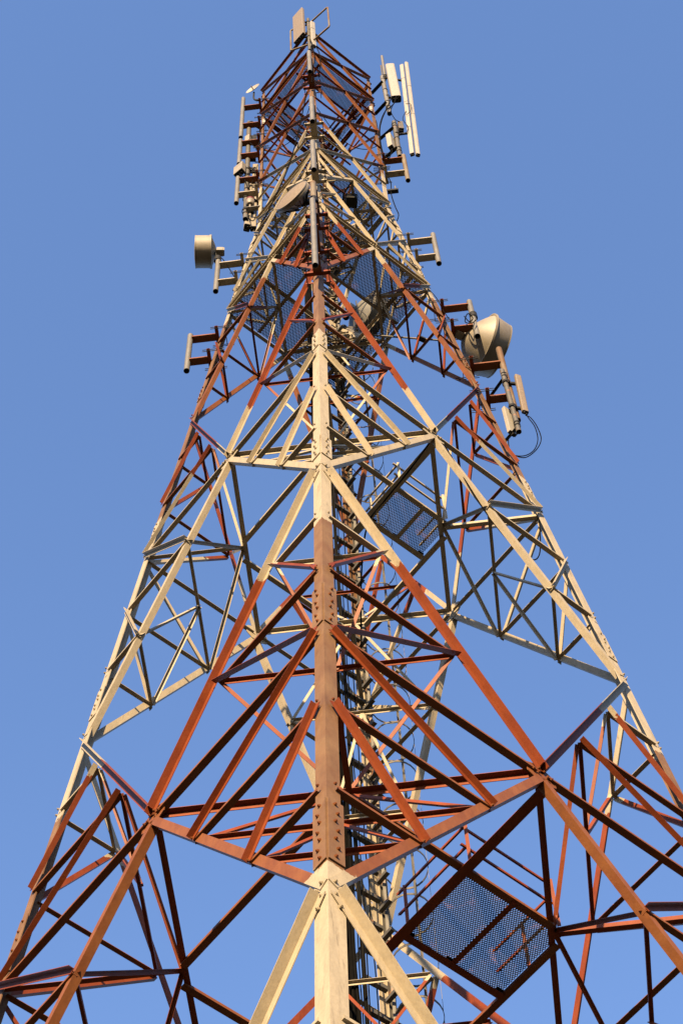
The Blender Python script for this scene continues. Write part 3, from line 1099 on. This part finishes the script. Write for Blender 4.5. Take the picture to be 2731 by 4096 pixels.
panel(W(2.90, -0.05, 41.5), W(2.90, -0.05, 46.4), side(0.05, -1.0), 0.36, 0.28, 'wide white box antenna on the upper right pole', 'white', e=0.45,
      brackets=((0.6, W(2.6, 0.0, 42.1)), (3.8, W(2.6, 0.0, 44.9))))
panel(W(3.06, 0.0, 34.4), W(3.36, 0.0, 46.55), side(-0.25, -1.0), 0.145, 0.12, 'left of two very long slim white antennas at upper right', 'white', e=0.2, bands=(3.2, 6.6, 10.0),
      brackets=((2.8, W(2.68, 0.0, 37.0)), (10.0, W(2.95, 0.0, 44.6))))
panel(W(3.24, 0.0, 34.25), W(3.55, 0.0, 46.85), side(0.35, -1.0), 0.15, 0.13, 'right of two very long slim white antennas at upper right', 'white', e=0.6, bands=(5.0, 8.9), name='panel_antenna')
lp = thing('antenna_pole', W(2.64, 0, 34.3), 'lower grey pole on the right leg under the wide white antenna', 'pole')
LPB = lp.location.copy()
pipe('pipe', lp, V((0, 0, 0)), V((.02, 0, 4.3)), 0.085, MAT['galv_dull'], 20)
for z in (37.6, 35.1):
    angle_bar('arm', lp, W(2.05, 0.22, z - .2), W(2.60, -0.10, z), V((0, 0, -1)), 0.12, 0.01, 'in_top', MAT['dark'], 0, 0, LPB)
for zc_ in (38.2, 37.9, 36.4, 35.2, 34.8):
    pipe('clamp', lp, V((0.01, 0, zc_ - 34.3)), V((0.01, 0, zc_ - 34.3 + .07)), 0.10, MAT['dark'], 16, 0.012)

def radio_box(c, hx, hy, hz, face, label, mat='offwhite', fins=True, tilt=0.0):
    t = thing('radio_unit', c, label, 'radio unit', 'radio boxes')
    f_ = face.normalized()
    s_ = V((-f_.y, f_.x, 0))
    zz = V((0, 0, 1)) + s_ * tilt
    box('case', t, V((0, 0, 0)), s_ * hx, f_ * hy, zz * hz, MAT[mat], 0.015)
    if fins:
        for i in range(7):
            a = (i / 6 - 0.5) * 1.7 * hx
            box('fin', t, s_ * a - f_ * (hy + 0.02), s_ * 0.006, f_ * 0.022, zz * (hz * 0.9), MAT['galv_dull'])
    box('bottom_plate', t, zz * (-hz - 0.008), s_ * (hx * .9), f_ * (hy * .9), zz * 0.008, MAT['blackcap'])
    for i in range(3):
        q = s_ * ((i - 1) * hx * 0.5) + zz * (-hz - 0.016)
        pipe('connector', t, q, q - zz * 0.06, 0.018, MAT['dark'], 8, hollow=False)
    return t
radio_box(W(2.42, -0.08, 35.85), 0.09, 0.13, 0.75, side(-0.5, -1.0), 'pale radio box hung on the lower right pole', 'white')
radio_box(W(2.86, 0.02, 38.0), 0.09, 0.09, 0.45, side(0.2, -1.0), 'small weathered radio unit behind the slim white antennas', 'galv_dull')

# right leg, lower group
sp = thing('antenna_pole', W(4.14, -0.14, 10.95), 'slim grey pole hung in front of the long lowest right pipe mount', 'pole')
SPB = sp.location.copy()
pipe('pipe', sp, V((0, 0, 0)), V((-.02, 0, 3.7)), 0.062, MAT['galv_dull'], 18)
for z, e in ((14.2, (3.62, 0.32)), (11.2, (3.78, 0.05))):
    angle_bar('arm', sp, W(e[0], e[1], z - .3), W(4.12, -0.14, z), V((0, 0, -1)), 0.08, 0.008, 'in_top', MAT['dark'], 0, 0, SPB)
for zc_ in (14.35, 14.2, 13.9, 11.4, 11.25):
    pipe('clamp', sp, V((0, 0, zc_ - 10.95)), V((0, 0, zc_ - 10.95 + .05)), 0.078, MAT['dark'], 16, 0.01)
panel(W(4.40, -0.12, 12.05), W(4.45, -0.12, 14.25), side(0.5, -1.0), 0.16, 0.10, 'small tan panel antenna with cable loops at lower right', 'tan', e=0.4,
      brackets=((0.3, W(4.14, -0.14, 12.35)), (1.8, W(4.14, -0.14, 13.85))))
radio_box(W(3.99, -0.05, 11.8), 0.05, 0.10, 0.70, side(-0.7, -0.7), 'narrow white radio unit behind the slim pole at lower right', 'white')
for i, off in enumerate((0.0, 0.05)):
    pts = [W(4.40, -0.12 + off, 11.98), W(4.44 + off, -0.12, 11.7), W(4.53 + off, -0.1, 11.2), W(4.52 + off * 1.5, -0.08, 10.55), W(4.38 + off, -0.04, 10.1), W(4.16, 0, 9.95 - off * 2), W(3.94, 0.03, 10.1), W(3.86, 0.05, 10.5), W(3.9, 0.02, 11.1)]
    c = tube_path('jumper_cable', None, pts, 0.012, MAT['rubber'], 6, 6)
    tag(c, ('outer' if i else 'inner') + ' black cable looping under the small tan panel antenna', 'cable', 'jumper cables')

# left leg, upper group: hidden pole with antennas behind the mounts
lp2 = thing('antenna_pole', W(-2.46, 0.12, 29.9), 'long grey pole behind the pipe mounts of the left leg', 'pole')
L2B = lp2.location.copy()
pipe('pipe', lp2, V((0, 0, 0)), V((-.05, 0, 11.4)), 0.085, MAT['galv_dull'], 18)
for z in (41.2, 38.6, 35.4, 32.2):
    angle_bar('arm', lp2, W(-2.05, 0.35, z - .2), W(-2.46, 0.08, z), V((0, 0, -1)), 0.11, 0.01, 'in_top', MAT['dark'], 0, 0, L2B)
for zc_ in (41.0, 39.2, 38.9, 36.6, 35.2, 34.0, 32.0, 30.7):
    pipe('clamp', lp2, V((-.02, 0, zc_ - 29.9)), V((-.02, 0, zc_ - 29.9 + .09)), 0.11, MAT['dark'], 16, 0.016)
    box('bracket', lp2, V((.10, .06, zc_ - 29.9 + .2)), V((.14, .02, 0)), V((-.01, .07, 0)), V((0, 0, .14)), MAT['dark'])
panel(W(-2.43, 0.30, 29.6), W(-2.43, 0.30, 34.0), side(-1.0, -0.35), 0.26, 0.20, 'pale left one of a pair of long antennas low on left leg', 'offwhite', e=0.3,
      brackets=((0.8, W(-2.46, 0.12, 30.4)), (3.4, W(-2.46, 0.12, 33.0))))
panel(W(-2.24, 0.34, 29.55), W(-2.24, 0.34, 36.4), side(0.1, -1.0), 0.20, 0.18, 'grey right one of a pair of long antennas low on left leg', 'dishgrey', e=0.3,
      brackets=((1.2, W(-2.46, 0.12, 30.9)), (5.0, W(-2.46, 0.12, 34.6))))
radio_box(W(-2.72, -0.02, 34.95), 0.19, 0.10, 0.42, side(-0.55, -0.85), 'squat pale radio box between two pipe mounts on left leg', 'offwhite')
radio_box(W(-2.50, 0.02, 38.7), 0.09, 0.08, 0.35, side(-0.4, -1.0), 'small pale radio unit behind the tallest left pipe mount', 'offwhite', False)
# warning lamp on a small shelf
wl = thing('warning_lamp', W(-2.31, -0.02, 30.55), 'red capped warning lamp on a small shelf of the left leg', 'lamp')
lathe('lens', wl, V((0, 0, 0.35)), V((0, 0, 1)), [(0, 0.02), (0, .10), (.05, .14), (.35, .14), (.42, .10), (.44, .0)], MAT['dishgrey'], 24)
lathe('red_cap', wl, V((0, 0, 0.70)), V((0, 0, 1)), [(0, 0.145), (.1, .145), (.2, .10), (.24, 0.0)], MAT['redplastic'], 24)
pipe('stem', wl, V((0, 0, 0)), V((0, 0, 0.36)), 0.03, MAT['offwhite'], 12, hollow=False)
box('shelf', wl, V((.12, 0.02, -.02)), V((.25, 0, 0)), V((0, .08, 0)), V((0, 0, .02)), MAT['galv'])

# stub bracket on the right leg
st = thing('stub_bracket', W(2.08, 0, 30.5), 'small dark bracket with an upright stub on the right leg', 'bracket')
angle_bar('shelf', st, W(2.05, -0.02, 30.5), W(2.40, -0.02, 30.5), V((0, 0, -1)), 0.13, 0.01, 'in_top', MAT['dark'], 0, 0, st.location)
pipe('stub', st, V((.24, 0, 0)), V((.24, 0, 0.6)), 0.022, MAT['galv'], 10, hollow=False)
# small white junction boxes by both legs below the top floor
for x, lab in ((-1.93, 'small white junction box inside the left leg below the top floor'), (1.93, 'small white junction box inside the right leg below the top floor')):
    jb = thing('junction_box', W(x, -0.10, 40.3), lab, 'box', 'junction boxes')
    box('case', jb, V((0, 0, 0)), V((.055, 0, 0)), V((0, .04, 0)), V((0, 0, .28)), MAT['white'], 0.01)
    box('lid', jb, V((0, -.05, 0.02)), V((.05, 0, 0)), V((0, .008, 0)), V((0, 0, .24)), MAT['white'])
    pipe('gland', jb, V((0, 0, -.28)), V((0, 0, -.42)), 0.03, MAT['dark'], 8, hollow=False)

# ---- dishes ---------------------------------------------------------------
def dish(c, d, r, depth, cone, label, mat='dishgrey', front='offwhite', odu=True, pole=None, name='dish_antenna', ribs=0, rf=None):
    """drum dish: shroud of length depth from its rear rim c towards d, shallow reflector cone behind"""
    d = d.normalized()
    rf = rf or r
    t = thing(name, c, label, 'dish', 'microwave dishes')
    lathe('shroud', t, V((0, 0, 0)), d, [(0.0, r * 0.985), (0.0, r), (depth * .9, r - (r - rf) * .8), (depth, rf), (depth, rf * 1.015), (depth + .03, rf * 1.015), (depth + .03, rf * 0.97)], MAT[mat], 56)
    lathe('radome', t, d * (depth + 0.022), d, [(0, rf * 0.985), (0.01, rf * .9), (0.035, rf * .5), (0.045, 0)], MAT[front], 56)
    prof = [(-cone, 0.0)] + [(-cone * (1 - (k / 14) ** 1.55), r * (k / 14) ** 0.92) for k in range(1, 15)]
    lathe('reflector', t, V((0, 0, 0)), d, prof, MAT[mat], 56)
    lathe('rim', t, V((0, 0, 0)), d, [(-.03, r * 0.99), (-.03, r * 1.045), (.025, r * 1.045), (.025, r * 0.99)], MAT[mat], 56)
    s = d.cross(V((0, 0, 1)))
    s = s.normalized()
    u = s.cross(d)
    for k in range(ribs):
        a = 2 * math.pi * k / ribs
        o = s * math.cos(a) + u * math.sin(a)
        p0 = o * 0.13 - d * (cone - .015)
        p1 = o * r - d * 0.0
        box('rib', t, (p0 + p1) / 2 - d * (cone * .16), (p1 - p0) * 0.5, o.cross(d) * 0.006, (p1 - p0).cross(o.cross(d)).normalized() * 0.012, MAT['dark'])
    if odu:
        box('feed_unit', t, -d * (cone + 0.10), d * 0.10, s * 0.11, u * 0.13, MAT['offwhite'], 0.015)
        for k in range(6):
            box('fin', t, -d * (cone + 0.215) + s * ((k - 2.5) * 0.036), d * 0.02, s * 0.006, u * 0.12, MAT['offwhite'])
    if pole is not None:
        pr = pole - c
        a = -d * (cone * 0.8)
        dd = pr - a
        side_ = dd.normalized().cross(V((0, 0, 1))).normalized()
        box('bracket', t, (a + pr) / 2, dd * 0.5, side_ * 0.05, V((0, 0, 0.10)), MAT['dark'])
        pipe('clamp', t, pr - V((0, 0, .14)), pr + V((0, 0, .14)), 0.105, MAT['dark'], 18, 0.016)
    return t
dish(W(-3.43, 0.0, 26.76), V((-1, -0.12, 0)), 0.49, 0.43, 0.17, 'tan drum dish facing left on the left leg mount', 'offwhite', 'offwhite', True, W(-3.2, 0, 25.95))
dish(W(-0.50, -3.93, 18.4), V((-0.57, -0.82, 0)), 0.50, 0.06, 0.30, 'round pale dish facing the viewer beside the rusty near pipe', 'dishgrey', 'tan', False, W(0, -3.82, 18.3), ribs=20)
dish(W(3.90, 0.52, 18.15), V((0.85, 0.53, 0)), 0.83, 0.45, 0.58, 'large cream drum dish seen from behind on the right leg', 'dishgrey', 'offwhite', True, W(3.77, 0, 18.9), rf=0.74)
dish(W(0.85, 2.5, 26.6), V((0.75, 0.62, 0)), 0.82, 0.46, 0.34, 'grey drum dish half hidden above the wide mesh floor', 'galv', 'galv', True, W(0.35, 2.3, 26.2))
dish(W(0.62, 2.45, 25.0), V((-0.35, 0.93, 0)), 0.42, 0.25, 0.16, 'smaller grey dish low beside the far leg', 'dishgrey', 'dishgrey', True, W(0.25, 2.35, 25.2))
sd_ = thing('small_dish', W(-2.28, -0.05, 44.3), 'tiny white open dish on a bent arm above the left leg', 'dish')
SDB = sd_.location.copy()
dax = V((-0.44, -0.90, 0.0)).normalized()
lathe('reflector', sd_, W(-2.36, -0.1, 45.1) - SDB, dax, [(0.0, 0.0), (0.01, .08), (0.035, .19), (0.075, .30), (0.083, .30), (.043, .19), (.018, .08), (.008, 0)], MAT['white'], 36)
pipe('feed', sd_, W(-2.36, -0.1, 45.1) - SDB, W(-2.36, -0.1, 45.1) - SDB + dax * 0.2, 0.022, MAT['white'], 10, hollow=False)
tube_path('bent_arm', sd_, [W(-2.10, 0, 43.9), W(-2.25, 0, 43.9), W(-2.36, -0.02, 44.2), W(-2.36, -.05, 44.95)], 0.035, MAT['dark'], 8, 5).location = W(-2.10, 0, 43.9) - SDB

# ------------------------------------------------------------------ loose cables
def cable(pts, r, label, name='loose_cable'):
    c = tube_path(name, None, pts, r, MAT['rubber'], 6, 8)
    return tag(c, label, 'cable', 'loose cables')
cable([W(0.02, -2.15, 43.4), W(0.05, -2.35, 42.3), W(0.12, -2.7, 40.2), W(0.18, -2.75, 38.0), W(0.10, -2.72, 36.4), W(0.02, -2.5, 35.6)], 0.018, 'grey cable hanging from the tan antenna past the topmost near pipe')
cable([W(0.15, -2.2, 42.3), W(0.26, -2.35, 41.0), W(0.36, -2.45, 39.3), W(0.34, -2.4, 38.2), W(0.2, -2.2, 37.5)], 0.016, 'cable drooping from the narrow cream antenna at the top')
cable([W(-0.2, -1.95, 36.6), W(-0.35, -1.85, 34.8), W(-0.62, -1.62, 32.0), W(-0.95, -1.35, 29.8), W(-1.5, -0.8, 28.2), W(-1.95, -0.2, 27.9)], 0.022, 'thick black cable sweeping down the left face of the mast')
cable([W(2.75, -0.2, 41.4), W(2.55, -0.2, 40.2), W(2.25, -0.15, 38.6), W(2.1, -0.1, 37.0), W(2.08, -0.06, 34.0), W(2.12, -0.05, 31.5)], 0.022, 'black cable from the wide white antenna down the right leg')
cable([W(2.9, -0.18, 41.4), W(2.75, -0.2, 40.3), W(2.4, -0.2, 39.4), W(2.15, -0.12, 38.0), W(2.06, -0.08, 36.0), W(2.1, -0.05, 33.0)], 0.020, 'second black cable curving to the right leg under the white antenna')
cable([W(2.10, -0.03, 32.6), W(2.2, -0.05, 31.4), W(2.16, -0.03, 30.2), W(2.22, 0, 29.0), W(2.28, 0, 28.2), W(2.2, 0, 27.6)], 0.016, 'cable wavering along the right leg below the weathered mount')
cable([W(-2.44, 0.2, 31.0), W(-2.3, 0.05, 29.6), W(-2.15, 0, 29.4), W(-2.08, 0, 30.6)], 0.016, 'cable looping from the paired antennas to the left leg')
cable([W(-3.22, 0, 26.4), W(-3.05, -0.02, 25.9), W(-2.85, 0, 25.1), W(-2.62, 0, 24.0)], 0.014, 'thin cable running from the drum dish to the left leg')
cable([W(1.03, -1.0, 29.05), W(0.86, -0.86, 28.85), W(0.70, -0.66, 28.8), W(0.62, -0.36, 28.85), W(0.55, 0.05, 28.95), W(0.45, 0.5, 29.0)], 0.022, 'black cable bundle under the mesh floor at the mast foot')
cable([W(2.0, -2.0, 6.8), W(1.5, -1.45, 6.7), W(1.0, -0.9, 6.72), W(0.55, -0.45, 6.5), W(0.3, 0.6, 6.3), W(0.1, 2.5, 6.6)], 0.018, 'black cable clipped along the beam of the small rest platform')
tube_path('jumper_cable', None, [W(3.5, -.3, 18.2), W(3.6, -.25, 17.9), W(3.72, -.2, 18.25), W(3.6, -.28, 18.4), W(3.5, -.22, 18.0), W(3.66, -.24, 17.8), W(3.78, -.2, 18.1)], 0.014, MAT['rubber'], 6, 8)
tag(bpy.data.objects[[o.name for o in bpy.data.objects if o.name.startswith('jumper_cable')][-1]], 'tangle of black cable in front of the large dish', 'cable', 'jumper cables')
# slender stay pipe across the right face, with its clamp
sb = thing('stay_pipe', W(1.12, 0.75, 20.3), 'slender dark stay pipe crossing the right side below the wide mesh floor', 'pipe')
SBB = sb.location.copy()
pe = W(2.86, 0.80, 19.5)
pipe('pipe', sb, V((0, 0, 0)), pe - SBB, 0.026, MAT['galv_dull'], 10, hollow=False)
pm = SBB.lerp(pe, 0.72) - SBB
box('clamp', sb, pm, V((.11, .05, -.05)), V((-.03, .06, 0)), V((0, 0, .04)), MAT['dark'])

# ------------------------------------------------------------------ clutter round the upper legs
eb = thing('equipment_box', W(0.90, -0.42, 28.55), 'dark square equipment box under the mesh floor at the mast foot', 'box')
box('case', eb, V((0, 0, 0.2)), V((.17, .03, 0)), V((-.03, .17, 0)), V((0, 0, .16)), MAT['dark'], 0.015)
box('lid', eb, V((0, 0, 0.375)), V((.18, .03, 0)), V((-.03, .18, 0)), V((0, 0, .012)), MAT['galv_dull'])
for sx_ in (-1, 1):
    box('hanger', eb, V((.16 * sx_, 0.0, 0.5)), V((.01, 0, 0)), V((0, .03, 0)), V((0, 0, .14)), MAT['galv_dull'])
cable([W(2.84, -0.15, 41.3), W(2.8, -0.2, 40.6), W(2.62, -0.16, 39.6), W(2.7, -0.12, 38.6), W(2.86, -0.1, 38.2)], 0.014, 'cable loop between the wide white antenna and the small radio unit below it')
cable([W(2.42, -0.1, 35.0), W(2.38, -0.14, 34.4), W(2.25, -0.12, 33.9), W(2.12, -0.08, 34.6), W(2.08, -0.06, 36.2), W(2.05, -0.06, 38.8)], 0.016, 'cable curling up from the pale radio box to the right leg')
cable([W(2.64, -0.1, 37.0), W(2.95, -0.12, 36.6), W(3.1, -0.1, 37.4), W(2.98, -0.08, 38.6), W(3.15, -0.08, 39.6)], 0.012, 'thin cable looping between the lower right pole and the slim antennas')
cable([W(3.2, -0.09, 40.6), W(3.36, -0.14, 40.2), W(3.3, -0.16, 39.3), W(3.12, -0.1, 39.0)], 0.010, 'small cable loop on the left slim antenna')
cable([W(-2.45, 0.0, 38.3), W(-2.3, -0.06, 37.6), W(-2.15, -0.05, 37.2), W(-2.08, -0.03, 38.2), W(-2.06, -0.03, 40.2)], 0.016, 'cable from the small pale radio unit to the left leg')
cable([W(-2.72, -0.05, 34.45), W(-2.6, -0.1, 33.9), W(-2.35, -0.08, 34.2), W(-2.2, -0.06, 34.9), W(-2.1, -0.04, 34.2), W(-2.06, -0.03, 32.6)], 0.016, 'cable sagging from the squat radio box to the left leg')
cable([W(-2.66, -0.02, 34.4), W(-2.5, -0.05, 33.5), W(-2.4, 0.0, 32.8), W(-2.28, 0.0, 33.4), W(-2.12, 0.02, 35.4)], 0.013, 'thin cable under the squat radio box on the left leg')
cable([W(-0.05, -2.0, 35.2), W(-0.4, -1.5, 34.2), W(-0.8, -1.1, 34.0), W(-1.3, -0.7, 34.6), W(-1.8, -0.2, 36.2), W(-2.0, 0, 37.5)], 0.013, 'cable slung across the left face of the red mast top')
cable([W(0.1, -1.9, 34.6), W(0.6, -1.2, 33.9), W(1.1, -0.7, 33.8), W(1.6, -0.3, 34.6), W(2.0, -0.05, 35.8)], 0.013, 'cable slung across the right face of the red mast top')
cable([W(0.12, -3.78, 18.0), W(0.18, -3.9, 17.5), W(0.05, -3.95, 17.2), W(-0.15, -3.9, 17.4), W(-0.2, -3.85, 17.9), W(-0.4, -3.8, 18.1)], 0.012, 'thin cable wound round the foot of the rusty near pipe')
cable([W(2.7, -0.1, 21.2), W(2.9, -0.08, 20.4), W(3.02, -0.06, 19.4), W(3.16, -0.05, 18.6)], 0.012, 'thin cable running down the right leg to the big dish mount')
cable([W(2.3, -2.0, 6.6), W(2.9, -1.4, 4.6), W(3.5, -0.7, 4.0), W(3.9, -0.2, 4.8), W(4.15, 0.02, 7.2)], 0.014, 'black cable sagging along the red brace by the right leg')
